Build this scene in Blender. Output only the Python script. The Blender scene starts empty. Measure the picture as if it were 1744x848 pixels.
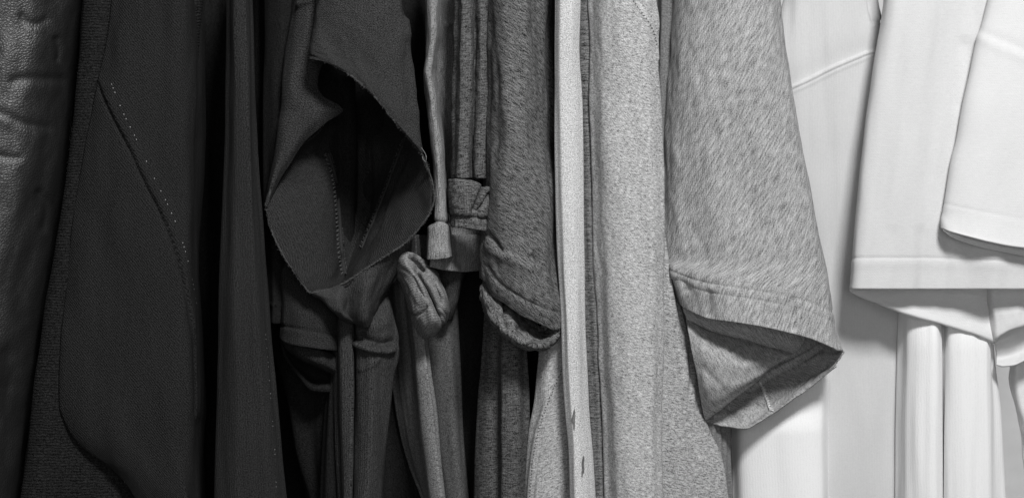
import bpy, math, random
import numpy as np
from mathutils import Vector, noise
from mathutils.bvhtree import BVHTree

sc = bpy.context.scene
# ------------------------------------------------------------------ camera
S = 0.0006            # metres per photo pixel at depth 0
D = 1.6               # camera distance
ZC = 1.25             # height of the camera above the floor
CX, CY = 872.0, 424.0
cam_d = bpy.data.cameras.new("camera")
cam = bpy.data.objects.new("camera", cam_d)
sc.collection.objects.link(cam)
cam.location = (0, -D, ZC)
cam.rotation_euler = (math.pi / 2, 0, 0)
cam_d.sensor_width = 36
cam_d.lens = 36 * D / (1744 * S)
cam_d.clip_start = 0.05
cam_d.clip_end = 100
cam_d.dof.use_dof = True
cam_d.dof.focus_distance = D - 0.05
cam_d.dof.aperture_fstop = 5.0
sc.camera = cam
# ------------------------------------------------------------------ world and lamps
w = bpy.data.worlds.new("World")
sc.world = w
w.use_nodes = True
w.node_tree.nodes["Background"].inputs[0].default_value = (1, 1, 1, 1)
w.node_tree.nodes["Background"].inputs[1].default_value = 0.10


def area_light(name, loc, target, size, power):
    l = bpy.data.lights.new(name, 'AREA')
    l.shape = 'RECTANGLE'
    l.size, l.size_y = size
    l.energy = power
    o = bpy.data.objects.new(name, l)
    sc.collection.objects.link(o)
    o.location = loc
    o.rotation_euler = (Vector(target) - Vector(loc)).to_track_quat('-Z', 'Y').to_euler()
    return o


area_light("window_light", (0.62, -2.1, ZC + 1.9), (0.1, 0, ZC), (0.6, 0.5), 88)  # soft key lamp, high in front and to the right
area_light("room_light", (0.2, -3.2, ZC + 0.1), (0, 0, ZC), (2.0, 1.4), 15)
sc.view_settings.view_transform = 'Standard'
sc.view_settings.look = 'None'
sc.view_settings.exposure = 0
sc.view_settings.gamma = 1
sc.cycles.max_bounces = 8
sc.cycles.diffuse_bounces = 5


# ------------------------------------------------------------------ helpers
def W(x, y, d):
    k = (D - d * S) / D
    return ((x - CX) * S * k, -d * S, ZC + (CY - y) * S * k)


def pchip(t, P, q):
    """monotone cubic through P (n, ...) at knots t, evaluated at q"""
    t = np.asarray(t, float)
    P = np.asarray(P, float)
    n = len(t)
    sh = (-1,) + (1,) * (P.ndim - 1)
    h = np.diff(t).reshape(sh)
    dl = np.diff(P, axis=0) / h
    if n == 2:
        m = np.concatenate([dl, dl])
    else:
        m = np.zeros_like(P)
        w1 = 2 * h[1:] + h[:-1]
        w2 = h[1:] + 2 * h[:-1]
        a, b = dl[:-1], dl[1:]
        ok = a * b > 1e-12
        with np.errstate(all='ignore'):
            hm = (w1 + w2) / (w1 / np.where(ok, a, 1) + w2 / np.where(ok, b, 1))
        m[1:-1] = np.where(ok, hm, 0)
        m[0] = dl[0]
        m[-1] = dl[-1]
    q = np.asarray(q, float)
    i = np.clip(np.searchsorted(t, q, side='right') - 1, 0, n - 2)
    hh = (t[i + 1] - t[i])
    s = ((q - t[i]) / hh).reshape(sh)
    hh = hh.reshape(sh)
    return ((2 * s**3 - 3 * s**2 + 1) * P[i] + (s**3 - 2 * s**2 + s) * hh * m[i]
            + (-2 * s**3 + 3 * s**2) * P[i + 1] + (s**3 - s**2) * hh * m[i + 1])


def path_dist(X, Y, path):
    """distance to a polyline, signed side (+ = right of travel on screen), and the parameter 0..1"""
    best = np.full(X.shape, 1e9)
    side = np.zeros(X.shape)
    par = np.zeros(X.shape)
    n = len(path) - 1
    for k in range(n):
        ax, ay = path[k]
        bx, by = path[k + 1]
        ux, uy = bx - ax, by - ay
        L = ux * ux + uy * uy
        s = np.clip(((X - ax) * ux + (Y - ay) * uy) / L, 0, 1)
        dx, dy = X - ax - s * ux, Y - ay - s * uy
        dd = np.hypot(dx, dy)
        m = dd < best
        best = np.where(m, dd, best)
        side = np.where(m, np.sign(-ux * (Y - ay) * -1 - uy * (X - ax)), side)
        par = np.where(m, (k + s) / n, par)
    return best, side, par


def smooth_path(path, step=3.0):
    p = np.array(path, float)
    if len(p) < 2:
        return p
    t = np.concatenate([[0], np.cumsum(np.hypot(*np.diff(p[:, :2], axis=0).T))])
    q = np.linspace(0, t[-1], max(2, int(t[-1] / step)))
    return pchip(t, p, q)


def R(y, *v):
    return [(v[i], y, v[i + 1]) for i in range(0, len(v), 2)]


def tag(o, label=None, cat=None, group=None, kind=None):
    if label: o['label'] = label
    if cat: o['category'] = cat
    if group: o['group'] = group
    if kind: o['kind'] = kind
    return o


ROW = 'garments hanging side by side in the row'


def thing(name, label, cat, x, y, d=0):
    o = bpy.data.objects.new(name, None)
    sc.collection.objects.link(o)
    o.location = W(x, y, d)
    o.empty_display_size = 0.03
    return tag(o, label, cat, ROW)


def link(name, verts, faces, mat, parent, uvs=None, smooth=True):
    me = bpy.data.meshes.new(name)
    verts = np.asarray(verts, float)
    if parent is not None:
        verts = verts - np.array(parent.location)
    me.from_pydata(verts.tolist(), [], faces)
    if uvs is not None:
        ul = me.uv_layers.new(name="UVMap")
        li = np.zeros(len(me.loops), dtype=np.int32)
        me.loops.foreach_get("vertex_index", li)
        ul.data.foreach_set("uv", np.asarray(uvs, dtype=np.float32)[li].ravel())
    me.materials.append(mat)
    if smooth:
        me.polygons.foreach_set("use_smooth", [True] * len(me.polygons))
    me.update()
    o = bpy.data.objects.new(name, me)
    sc.collection.objects.link(o)
    if parent is not None:
        o.parent = parent
    return o


BV = {}


def sheet(name, rows, mat, parent, th=1.6, step=3.2, wr=(), rel=(), closed=False):
    """a cloth surface lofted through rows of (x, y, depth) points; th = cloth thickness in mm
    wr: (amp, sx, sy, seed) soft wrinkles; rel: (path, width, amp, kind) seams, creases and hems"""
    P = np.array(rows, float)
    nv, nu = P.shape[:2]
    du = np.linalg.norm(np.diff(P, axis=1), axis=2).mean(0)
    dv = np.linalg.norm(np.diff(P, axis=0), axis=2).mean(1)
    tu = np.concatenate([[0], np.cumsum(np.maximum(du, 0.5))])
    tv = np.concatenate([[0], np.cumsum(np.maximum(dv, 0.5))])
    NU = max(8, int(tu[-1] / step))
    NV = max(8, int(tv[-1] / step))
    # denser where control points are close
    qu = np.linspace(0, tu[-1], NU)
    qv = np.linspace(0, tv[-1], NV)
    A = pchip(tv, P, qv)                       # NV, nu, 3
    G = pchip(tu, np.swapaxes(A, 0, 1), qu)    # NU, NV, 3
    G = np.swapaxes(G, 0, 1).copy()
    # texture coordinates from cloth length
    a = np.linalg.norm(np.diff(G, axis=1), axis=2)
    U = np.concatenate([np.zeros((NV, 1)), np.cumsum(a, 1)], 1)
    U -= U[:, NU // 2][:, None]
    b = np.linalg.norm(np.diff(G, axis=0), axis=2)
    V = np.concatenate([np.zeros((1, NU)), np.cumsum(b, 0)], 0)
    V = 0.5 * V + 0.5 * V[:, NU // 2][:, None]
    off = (hash_name(name + (parent.name if parent else '')) % 97) * 13.7
    X, Y = G[:, :, 0].copy(), G[:, :, 1].copy()
    dd = np.zeros(X.shape)
    for amp, sx, sy, seed in wr:
        f = np.empty(X.size)
        for k, (xx, yy) in enumerate(zip((U / sx).ravel(), (V / sy).ravel())):
            f[k] = noise.fractal((xx + seed * 7.3, yy - seed * 3.1, seed * 5.7), 0.9, 2.0, 2)
        dd += amp * f.reshape(X.shape)
    for path, wid, amp, kind in rel:
        sp = smooth_path(path, 6)
        dist, side, par = path_dist(X, Y, [tuple(p) for p in sp])
        fade = np.clip(np.minimum(par, 1 - par) * 8, 0, 1) if kind.endswith('_f') else 1.0
        if kind.startswith('step'):            # right side of the path raised
            s = np.where(side > 0, 1.0, 0.0) * np.exp(-(dist / wid) ** 2)
            dd += amp * s * fade
        else:
            dd += amp * np.exp(-(dist / wid) ** 2) * fade
    # displace along the local normal
    gu = np.gradient(G, axis=1)
    gv = np.gradient(G, axis=0)
    n = np.cross(gu, gv)
    n /= np.maximum(np.linalg.norm(n, axis=2, keepdims=True), 1e-6)
    flip = np.where(np.median(n[:, :, 2]) < 0, -1, 1)
    n = n * flip
    G = G + n * dd[:, :, None]
    k = (D - G[:, :, 2] * S) / D
    w_ = np.stack([(G[:, :, 0] - CX) * S * k, -G[:, :, 2] * S, ZC + (CY - G[:, :, 1]) * S * k], 2)
    idx = np.arange(NV * NU).reshape(NV, NU)
    F = np.stack([idx[:-1, :-1], idx[1:, :-1], idx[1:, 1:], idx[:-1, 1:]], 2).reshape(-1, 4)
    o = link(name, w_.reshape(-1, 3), F.tolist(), mat, parent,
             np.stack([U + off, -V + off], 2).reshape(-1, 2))
    m = o.modifiers.new("thickness", 'SOLIDIFY')
    m.thickness = th * 0.001
    m.offset = 0
    m.use_rim = True
    BV[o.name] = BVHTree.FromPolygons([tuple(v) for v in w_.reshape(-1, 3)], F.tolist())
    return o


def nearer(rows, k):
    return [[(x, y, d + k) for x, y, d in r] for r in rows]


def hash_name(s):
    h = 7
    for c in s:
        h = (h * 31 + ord(c)) % 1000003
    return h


def col(rows, r=14, back=230, edge=(1, 1)):
    """rows of (y, [x, d, x, d, ...]) for a hanging fold: adds rounded sides that run back into the row"""
    out = []
    for y, v in rows:
        p = [(v[i], v[i + 1]) for i in range(0, len(v), 2)]
        q = []
        (xl, dl), (xr, dr) = p[0], p[-1]
        if edge[0]:
            q += [(xl + 9, dl - back), (xl + 1.0, dl - 2.2 * r), (xl, dl - r), (xl + 0.45 * r, dl - 0.22 * r)]
        else:
            q += [(xl, dl)]
        q += p[1:-1]
        if edge[1]:
            q += [(xr - 0.45 * r, dr - 0.22 * r), (xr, dr - r), (xr - 1.0, dr - 2.2 * r), (xr - 9, dr - back)]
        else:
            q += [(xr, dr)]
        out.append([(x, y, d) for x, d in q])
    return out


def hit(obj, x, y):
    o = Vector((0, -D, ZC))
    t = Vector(W(x, y, 0))
    loc, nrm, i, dist = BV[obj.name].ray_cast(o, (t - o).normalized())
    if loc is None:
        return None
    if nrm.dot(t - o) > 0:
        nrm = -nrm
    return loc, nrm


def tube_mesh(pts, rad, seg=6):
    """verts, faces of a round tube through world points; rad in metres (number or list)"""
    vs, fs = [], []
    n = len(pts)
    for i, p in enumerate(pts):
        a = pts[max(0, i - 1)]
        b = pts[min(n - 1, i + 1)]
        t = (Vector(b) - Vector(a)).normalized()
        s = t.cross(Vector((0, 1, 0.01)))
        if s.length < 1e-4:
            s = t.cross(Vector((1, 0, 0)))
        s.normalize()
        c = t.cross(s)
        r = rad[i] if isinstance(rad, (list, tuple)) else rad
        for k in range(seg):
            an = 2 * math.pi * k / seg
            vs.append(tuple(Vector(p) + (s * math.cos(an) + c * math.sin(an)) * r))
    for i in range(n - 1):
        for k in range(seg):
            fs.append((i * seg + k, i * seg + (k + 1) % seg, (i + 1) * seg + (k + 1) % seg, (i + 1) * seg + k))
    fs.append(tuple(range(seg))[::-1])
    fs.append(tuple((n - 1) * seg + k for k in range(seg)))
    return vs, fs


def build_tubes(name, tubes, mat, parent):
    V_, F_, UV = [], [], []
    for pts, rad in tubes:
        v, f = tube_mesh(pts, rad)
        k = len(V_)
        V_ += v
        F_ += [tuple(i + k for i in q) for q in f]
    UV = [((x[0] + x[1] * .3) / S, x[2] / S) for x in V_]
    return link(name, V_, F_, mat, parent, UV)


def stitches(name, on, paths, mat, parent, pitch=7, length=4.5, rad=0.6, lift=0.9, skip=0.0, zig=0, seed=1):
    """a run of thread stitches laid on a cloth along photo paths"""
    rng = random.Random(seed)
    tubes = []
    for path in paths:
        sp = smooth_path(path, 1.0)
        L = len(sp)
        i = 0
        kk = 0
        while i + length < L:
            a, b = sp[int(i)], sp[int(min(L - 1, i + length))]
            if zig:
                t = (b - a) / max(1e-6, np.hypot(*(b - a)))
                nrm = np.array([-t[1], t[0]])
                sgn = 1 if kk % 2 else -1
                a2, b2 = a + nrm * zig * sgn, b - nrm * zig * sgn
            else:
                j = rng.uniform(-.5, .5)
                a2, b2 = a + j * .3, b + j * .3
            kk += 1
            i += pitch * rng.uniform(.92, 1.08)
            if rng.random() < skip:
                continue
            m2 = (a2 + b2) / 2
            h = [hit(on, *a2), hit(on, *m2), hit(on, *b2)]
            if any(x is None for x in h):
                continue
            pts = [h[0][0] + h[0][1] * 0.0003, h[1][0] + h[1][1] * (0.0003 + lift * .0006), h[2][0] + h[2][1] * 0.0003]
            tubes.append((pts, [rad * S * .7, rad * S, rad * S * .7]))
    if not tubes:
        return None
    return build_tubes(name, tubes, mat, parent)


def cord(name, on, path, rad, mat, parent, lift=0.0):
    sp = smooth_path(path, 3)
    pts = []
    for p in sp:
        h = hit(on, *p)
        if h:
            pts.append(h[0] + h[1] * (lift * S))
    return build_tubes(name, [(pts, rad * S)], mat, parent)


def fray(name, rim, mat, parent, n, lmin, lmax, rad=0.45, seed=3, spread=1.0):
    """loose fibres standing off a raw edge; rim is a list of (x, y, depth)"""
    rng = random.Random(seed)
    sp = smooth_path(rim, 1.0)
    tubes = []
    for _ in range(n):
        i = rng.randrange(1, len(sp) - 2)
        p = sp[i]
        t = sp[i + 1] - sp[i - 1]
        t /= np.linalg.norm(t)
        a = rng.uniform(0, 2 * math.pi)
        dr = np.array([math.cos(a), math.sin(a), rng.uniform(-.3, .8)]) * spread + t * rng.uniform(-1.2, 1.2)
        dr /= np.linalg.norm(dr)
        L = rng.uniform(lmin, lmax)
        q = p + dr * L * .5 + np.array([rng.uniform(-1, 1), rng.uniform(-1, 1), 0]) * L * .15
        e = p + dr * L + np.array([rng.uniform(-1, 1), rng.uniform(-1, 1), 0]) * L * .3
        tubes.append(([W(*p), W(*q), W(*e)], [rad * S, rad * S, rad * S * .5]))
    return build_tubes(name, tubes, mat, parent)


# ------------------------------------------------------------------ materials
def fabric(name, base, streak=(6, 6, 0), c1=0.3, c2=0.15, fine=2.2, weave=None, wk=5.0, wc=0.1,
           bump=0.5, rough=0.92, spec=0.15, sheen=0.0, blotch=0.06, grain=0.14):
    m = bpy.data.materials.new(name)
    m.use_nodes = True
    nt = m.node_tree
    N, Lk = nt.nodes, nt.links
    bs = N["Principled BSDF"]
    bs.inputs["Roughness"].default_value = rough
    bs.inputs["Specular IOR Level"].default_value = spec
    bs.inputs["Sheen Weight"].default_value = sheen
    bs.inputs["Sheen Roughness"].default_value = 0.5
    tc = N.new("ShaderNodeTexCoord")

    def mp(scale, ang=0):
        r = N.new("ShaderNodeMapping")
        r.vector_type = 'POINT'
        r.inputs["Rotation"].default_value = (0, 0, math.radians(ang))
        Lk.new(tc.outputs["UV"], r.inputs[0])
        s = N.new("ShaderNodeMapping")
        s.inputs["Scale"].default_value = (1 / scale[0], 1 / scale[1], 1)
        Lk.new(r.outputs[0], s.inputs[0])
        return s.outputs[0]

    def ns(vec, detail=2, rough_=0.5, dist=0.0):
        n = N.new("ShaderNodeTexNoise")
        n.noise_dimensions = '2D'
        n.inputs["Scale"].default_value = 1
        n.inputs["Detail"].default_value = detail
        n.inputs["Roughness"].default_value = rough_
        n.inputs["Distortion"].default_value = dist
        Lk.new(vec, n.inputs["Vector"])
        return n.outputs["Fac"]

    def mt(op, a, b=None):
        n = N.new("ShaderNodeMath")
        n.operation = op
        for i, v in enumerate((a, b)):
            if v is None:
                continue
            if isinstance(v, (int, float)):
                n.inputs[i].default_value = v
            else:
                Lk.new(v, n.inputs[i])
        return n.outputs[0]

    def cent(x, k):
        return mt('MULTIPLY', mt('SUBTRACT', x, 0.5), k)

    n1 = ns(mp((streak[0], streak[1]), streak[2]), 2, 0.5, 0.1)
    n2 = ns(mp((fine, fine)), 1)
    n3 = ns(mp((90, 160)), 3)
    n4 = ns(mp((streak[0] * 3.1, streak[1] * 2.7), streak[2]), 2, 0.5, 0.0)
    n5 = ns(mp((1.5, 1.5)), 0)
    tot = mt('ADD', mt('ADD', cent(n1, c1 * 4), cent(n2, c2 * 4)), mt('ADD', cent(n3, blotch * 4), mt('ADD', cent(n4, c1 * 1.3), cent(n5, grain * 4))))
    height = mt('ADD', mt('MULTIPLY', n1, 0.18), n2)
    sep = N.new("ShaderNodeSeparateXYZ")
    # slight irregularity in the weave itself
    wv = None
    if weave:
        ww = N.new("ShaderNodeVectorMath")
        ww.operation = 'ADD'
        nz = N.new("ShaderNodeTexNoise")
        nz.noise_dimensions = '2D'
        nz.inputs["Scale"].default_value = 0.05
        Lk.new(tc.outputs["UV"], nz.inputs["Vector"])
        sc_ = N.new("ShaderNodeVectorMath")
        sc_.operation = 'SCALE'
        sc_.inputs["Scale"].default_value = wk * 1.2
        Lk.new(nz.outputs["Color"], sc_.inputs[0])
        Lk.new(tc.outputs["UV"], ww.inputs[0])
        Lk.new(sc_.outputs[0], ww.inputs[1])
        Lk.new(ww.outputs[0], sep.inputs[0])
        k = 2 * math.pi / wk
        u, v = sep.outputs[0], sep.outputs[1]
        if weave == 'twill':
            wv = mt('SINE', mt('MULTIPLY', mt('ADD', u, mt('MULTIPLY', v, 0.8)), k))
        elif weave == 'rib':
            wv = mt('SINE', mt('MULTIPLY', u, k))
        elif weave == 'cross':
            wv = mt('SINE', mt('MULTIPLY', v, k))
        elif weave == 'linen':
            wv = mt('MULTIPLY', mt('SINE', mt('MULTIPLY', u, k)), mt('SINE', mt('MULTIPLY', v, k)))
            th_ = mt('ADD', ns(mp((2.2, 40)), 1), ns(mp((40, 2.2)), 1))
            wv = mt('ADD', wv, cent(mt('MULTIPLY', th_, 0.5), 9))
        elif weave == 'knit':
            zz = mt('ABSOLUTE', mt('SINE', mt('MULTIPLY', u, k * .5)))
            wv = mt('SINE', mt('MULTIPLY', mt('ADD', v, mt('MULTIPLY', zz, wk * .6)), k))
        brk = ns(mp((wk * 1.5, wk * 1.5)), 1)
        wv = mt('MULTIPLY', wv, mt('MULTIPLY', brk, 1.6))
        tot = mt('ADD', tot, mt('MULTIPLY', wv, wc))
        height = mt('ADD', height, mt('MULTIPLY', wv, 0.35))
    fac = mt('MAXIMUM', mt('ADD', tot, 1.0), 0.08)
    val = mt('MINIMUM', mt('MULTIPLY', fac, base), 0.86)
    cmb = N.new("ShaderNodeCombineColor")
    for i in range(3):
        Lk.new(val, cmb.inputs[i])
    Lk.new(cmb.outputs[0], bs.inputs["Base Color"])
    bp = N.new("ShaderNodeBump")
    bp.inputs["Strength"].default_value = bump * 0.42
    bp.inputs["Distance"].default_value = 0.0008
    Lk.new(height, bp.inputs["Height"])
    Lk.new(bp.outputs[0], bs.inputs["Normal"])
    return m


def leather():
    m = bpy.data.materials.new("black_leather")
    m.use_nodes = True
    nt = m.node_tree
    N, Lk = nt.nodes, nt.links
    bs = N["Principled BSDF"]
    bs.inputs["Base Color"].default_value = (0.012, 0.012, 0.012, 1)
    bs.inputs["Specular IOR Level"].default_value = 0.75
    tc = N.new("ShaderNodeTexCoord")

    def vor(sx, sy, feature, rnd=1.0):
        s = N.new("ShaderNodeMapping")
        s.inputs["Scale"].default_value = (1 / sx, 1 / sy, 1)
        Lk.new(tc.outputs["UV"], s.inputs[0])
        dn = N.new("ShaderNodeTexNoise")
        dn.inputs["Scale"].default_value = 0.6
        Lk.new(s.outputs[0], dn.inputs["Vector"])
        ad = N.new("ShaderNodeMix")
        ad.data_type = 'VECTOR'
        ad.inputs[0].default_value = 0.35
        Lk.new(s.outputs[0], ad.inputs[4])
        Lk.new(dn.outputs["Color"], ad.inputs[5])
        v = N.new("ShaderNodeTexVoronoi")
        v.feature = feature
        v.inputs["Scale"].default_value = 1.5
        Lk.new(ad.outputs[1], v.inputs["Vector"])
        return v.outputs["Distance"]

    v1 = vor(5.2, 4.4, 'DISTANCE_TO_EDGE')
    mr = N.new("ShaderNodeMapRange")
    mr.inputs[1].default_value = 0
    mr.inputs[2].default_value = 0.25
    Lk.new(v1, mr.inputs[0])
    n = N.new("ShaderNodeTexNoise")
    n.inputs["Scale"].default_value = 0.03
    n.inputs["Detail"].default_value = 4
    Lk.new(tc.outputs["UV"], n.inputs["Vector"])
    b1 = N.new("ShaderNodeBump")
    b1.inputs["Strength"].default_value = 0.3
    b1.inputs["Distance"].default_value = 0.0009
    Lk.new(mr.outputs[0], b1.inputs["Height"])
    b2 = N.new("ShaderNodeBump")
    b2.inputs["Strength"].default_value = 0.12
    b2.inputs["Distance"].default_value = 0.004
    Lk.new(n.outputs["Fac"], b2.inputs["Height"])
    Lk.new(b2.outputs[0], b1.inputs["Normal"])
    Lk.new(b1.outputs[0], bs.inputs["Normal"])
    r = N.new("ShaderNodeMapRange")
    r.inputs[3].default_value = 0.41
    r.inputs[4].default_value = 0.52
    Lk.new(n.outputs["Fac"], r.inputs[0])
    Lk.new(r.outputs[0], bs.inputs["Roughness"])
    return m


M = {}
M['leather'] = leather()
M['coat'] = fabric('black_wool', 0.0125, (5, 4, 0), 0.6, 0.6, 2.2, 'cross', 5, .2, 2.2, grain=.5)
M['black_a'] = fabric('black_twill_jersey', 0.0175, (3, 3, 0), 0.2, 0.4, 2.0, 'twill', 4.6, .35, 1.6, grain=.5)
M['black_b'] = fabric('black_jersey', 0.022, (4, 7, 0), 0.12, 0.5, 2.0, 'rib', 4.2, .1, .9, grain=.5)
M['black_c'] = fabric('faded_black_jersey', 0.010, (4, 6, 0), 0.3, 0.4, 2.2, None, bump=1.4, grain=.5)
M['soot'] = fabric('soot_black_fleece', 0.036, (3.5, 3.5, 0), 0.25, 0.5, 2.0, 'knit', 5, .08, 1.6, grain=.45)
M['terry'] = fabric('soot_black_terry_inside', 0.025, (8, 3, 20), 0.25, 0.4, 2.2, 'twill', 5, .3, 1.8, grain=.4)
M['char_a'] = fabric('charcoal_rib', 0.039, (3, 8, 0), 0.25, 0.4, 2.0, 'rib', 4.2, .15, 1.3, grain=.4)
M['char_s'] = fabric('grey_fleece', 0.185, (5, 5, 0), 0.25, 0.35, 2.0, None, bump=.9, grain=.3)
M['char_s2'] = fabric('dark_grey_fleece', 0.09, (5, 5, 0), 0.25, 0.35, 2.0, None, bump=.9, grain=.3)  # same fleece with a lowered base: the side panel's shade put into its colour
M['char_h'] = fabric('faded_charcoal_rib', 0.185, (4, 10, 0), 0.25, 0.3, 2.0, 'cross', 4.4, .2, 1.0, grain=.3)
M['grey_i'] = fabric('brushed_grey_jersey', 0.225, (3, 10, 8), 0.25, 0.3, 2.0, 'rib', 4.6, .07, 1.0, grain=.3)
M['marl_k'] = fabric('dark_marl', 0.09, (9, 2.6, -8), 0.6, 0.5, 2.0, 'rib', 4.4, .12, .5, grain=.3)
M['marl_l'] = fabric('charcoal_marl', 0.115, (12, 2.4, 32), 0.7, 0.5, 1.9, 'twill', 4.4, .14, .4, grain=.35)
M['marl_r'] = fabric('charcoal_marl_body', 0.078, (9, 2.6, 0), 0.6, 0.5, 1.9, 'rib', 4.4, .12, .5, grain=.3)
M['linen'] = fabric('pale_grey_linen_weave', 0.56, (3, 3, 0), 0.2, 0.25, 2.0, 'linen', 3.6, .05, .5)
M['slub'] = fabric('slate_slub', 0.15, (13, 2.4, 0), 0.7, 0.4, 2.2, 'linen', 4.4, .05, .8)
M['heath_o'] = fabric('light_heather_fleece', 0.42, (6, 2.6, 12), 0.42, 0.26, 1.9, 'twill', 4.4, .05, .6)
M['heath_q'] = fabric('light_heather_jersey', 0.38, (6, 2.6, -20), 0.4, 0.26, 1.9, 'rib', 4.4, .05, .6)
M['heath_p'] = fabric('mid_heather_fleece', 0.34, (8, 2.6, 14), 0.45, 0.34, 2.2, 'twill', 4.4, .06, .6)
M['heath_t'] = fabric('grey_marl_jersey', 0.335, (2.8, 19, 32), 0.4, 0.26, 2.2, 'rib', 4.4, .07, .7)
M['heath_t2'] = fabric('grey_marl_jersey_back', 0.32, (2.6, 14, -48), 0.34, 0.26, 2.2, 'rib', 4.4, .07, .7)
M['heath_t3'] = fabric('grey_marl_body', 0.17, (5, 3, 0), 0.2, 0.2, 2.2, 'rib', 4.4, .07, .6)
M['white_u'] = fabric('off_white_jersey', 0.58, (6, 4, 0), 0.02, 0.02, 2.4, 'rib', 4.6, .012, .3, blotch=.012, grain=.02)
M['white_v'] = fabric('white_jersey', 0.655, (10, 4, 0), 0.025, 0.025, 2.2, 'knit', 4.2, .008, .4, blotch=.012, grain=.02)
M['white_w'] = fabric('bright_white_jersey', 0.73, (10, 4, 0), 0.02, 0.02, 2.2, 'knit', 4.2, .006, .35, blotch=.01, grain=.02)
M['white_x'] = fabric('white_rib_knit', 0.86, (3, 10, 0), 0.02, 0.02, 2.4, 'rib', 5, .02, .4, blotch=.01, grain=.02)
M['thread_w'] = fabric('pale_thread', 0.42, (4, 4, 0), 0.1, 0.1, bump=0)
M['thread_k'] = fabric('black_thread', 0.03, (4, 4, 0), 0.1, 0.1, bump=0)
M['thread_e'] = fabric('soot_thread', 0.065, (4, 4, 0), 0.1, 0.1, bump=0)
M['thread_s'] = fabric('slate_thread', 0.11, (4, 4, 0), 0.1, 0.1, bump=0)
M['thread_g'] = fabric('grey_thread', 0.16, (4, 4, 0), 0.1, 0.1, bump=0)
M['thread_l'] = fabric('light_thread', 0.36, (4, 4, 0), 0.1, 0.1, bump=0)
M['thread_d'] = fabric('mid_thread', 0.2, (4, 4, 0), 0.1, 0.1, bump=0)
M['thread_v'] = fabric('ivory_thread', 0.5, (4, 4, 0), 0.03, 0.03, bump=0)
M['thread_x'] = fabric('white_thread', 0.68, (4, 4, 0), 0.03, 0.03, bump=0)
M['stain'] = fabric('dark_stain', 0.14, (3, 8, 0), 0.3, 0.2, bump=.2)
M['wall'] = fabric('painted_wall', 0.6, (30, 30, 0), 0.03, 0.01, 3, bump=.1, rough=.8, blotch=.02, grain=.01)

# ------------------------------------------------------------------ the wall behind the rack
wx = 2.2
link('wall', [(-wx, 0.42, -0.0), (wx, 0.42, 0), (wx, 0.42, 2.6), (-wx, 0.42, 2.6),
              (-wx, 0.5, 0), (wx, 0.5, 0), (wx, 0.5, 2.6), (-wx, 0.5, 2.6)],
     [(0, 1, 2, 3), (5, 4, 7, 6), (0, 4, 5, 1), (3, 2, 6, 7), (1, 5, 6, 2), (0, 3, 7, 4)],
     M['wall'], None, [(0, 0), (3600, 0), (3600, 4300), (0, 4300)] * 2, smooth=False)['kind'] = 'structure'

T0, B0 = -70, 920       # how far cloth runs past the frame, in photo pixels
# ------------------------------------------------------------------ leather jacket
g = thing('leather_jacket', 'black pebbled leather jacket sleeve with a shiny highlight, at the far left', 'jacket', 20, T0)
rows = []
for y, xr in [(T0, 150), (0, 143), (130, 133), (250, 121), (424, 98), (509, 83), (624, 66), (734, 50), (844, 37), (B0, 26)]:
    c = xr - 150
    rows.append(R(y, c - 150, -160, c - 146, -40, c - 115, 40, c - 60, 92, c, 112, c + 55, 96, c + 105, 52, c + 136, 4,
                  c + 146, -60, c + 148, -230))
sheet('sleeve', rows, M['leather'], g, 2.2, wr=[(4, 80, 130, 3), (1.0, 30, 40, 9)],
      rel=[([(-40, 180), (10, 196), (45, 212), (95, 219)], 8, -2.6, 'g_f'), ([(-40, 196), (10, 208), (45, 226), (80, 232)], 10, .6, 'g_f'),
           ([(-30, 262), (15, 268), (40, 271)], 6, -2.2, 'g_f'), ([(-30, 276), (20, 280), (48, 284)], 9, .4, 'g_f'),
           ([(10, 142), (50, 134), (120, 136)], 9, -3, 'g_f'), ([(35, 20), (42, 36), (60, 42), (85, 30)], 7, -2.5, 'g_f'),
            ([(60, 320), (80, 350), (70, 400)], 8, -4, 'g_f'),
           ([(92, 60), (100, 90), (98, 110)], 6, -4, 'g_f'), 
           ([(0, 590), (20, 620), (14, 670)], 12, -2, 'g_f')])

# ------------------------------------------------------------------ black wool coat
g = thing('wool_coat', 'coarse black wool coat edge between the leather sleeve and the black shirt with dashed stitching', 'coat', 190, T0)
rows = [(y, [x, 58, x + 18, 60, x + 60, 52, x + 130, 40, x + 200, 20]) for y, x in
        [(T0, 152), (0, 144), (130, 134), (250, 122), (424, 98), (509, 83), (624, 66), (734, 51), (844, 38), (B0, 28)]]
sheet('body', col(rows, 10), M['coat'], g, 3, wr=[(4, 40, 160, 2)])

# ------------------------------------------------------------------ black shirt with dashed seam
g = thing('black_shirt', 'black twill shirt with a slanted seam picked out in white dashed stitching', 'shirt', 270, T0)
rows = []
for y, l, a, r in [(T0, 200, 240, 338), (0, 193, 240, 338), (75, 184, 236, 339), (130, 173, 232, 340), (190, 161, 226, 341), (250, 149, 220, 341),
                   (350, 130, 212, 340), (480, 114, 206, 338), (600, 104, 204, 340), (660, 101, 204, 342), (690, 102, 206, 343), (716, 110, 210, 343),
                   (744, 126, 216, 344), (784, 170, 244, 345), (812, 205, 262, 346), (848, 234, 286, 347), (B0, 292, 326, 350)]:
    m_ = (a + r) / 2
    rows.append(R(y, l, 60, l + 6, 64, (l + a) / 2, 77, a, 84, m_, 84, r - 26, 74, r - 10, 40, r, -20, r + 2, -90, r - 6, -230))
seam = [(178, 150), (196, 196), (220, 246), (248, 306), (276, 362), (296, 412), (311, 470), (322, 530), (330, 600), (331, 700)]
b = sheet('body', rows, M['black_a'], g, 1.8, step=2.6, wr=[(9, 80, 300, 5), (1.5, 24, 90, 6)],
          rel=[(seam[::-1], 16, 4, 'step'), ([(x - 3, y + 2) for x, y in seam], 2.6, -3, 'g')])
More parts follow.
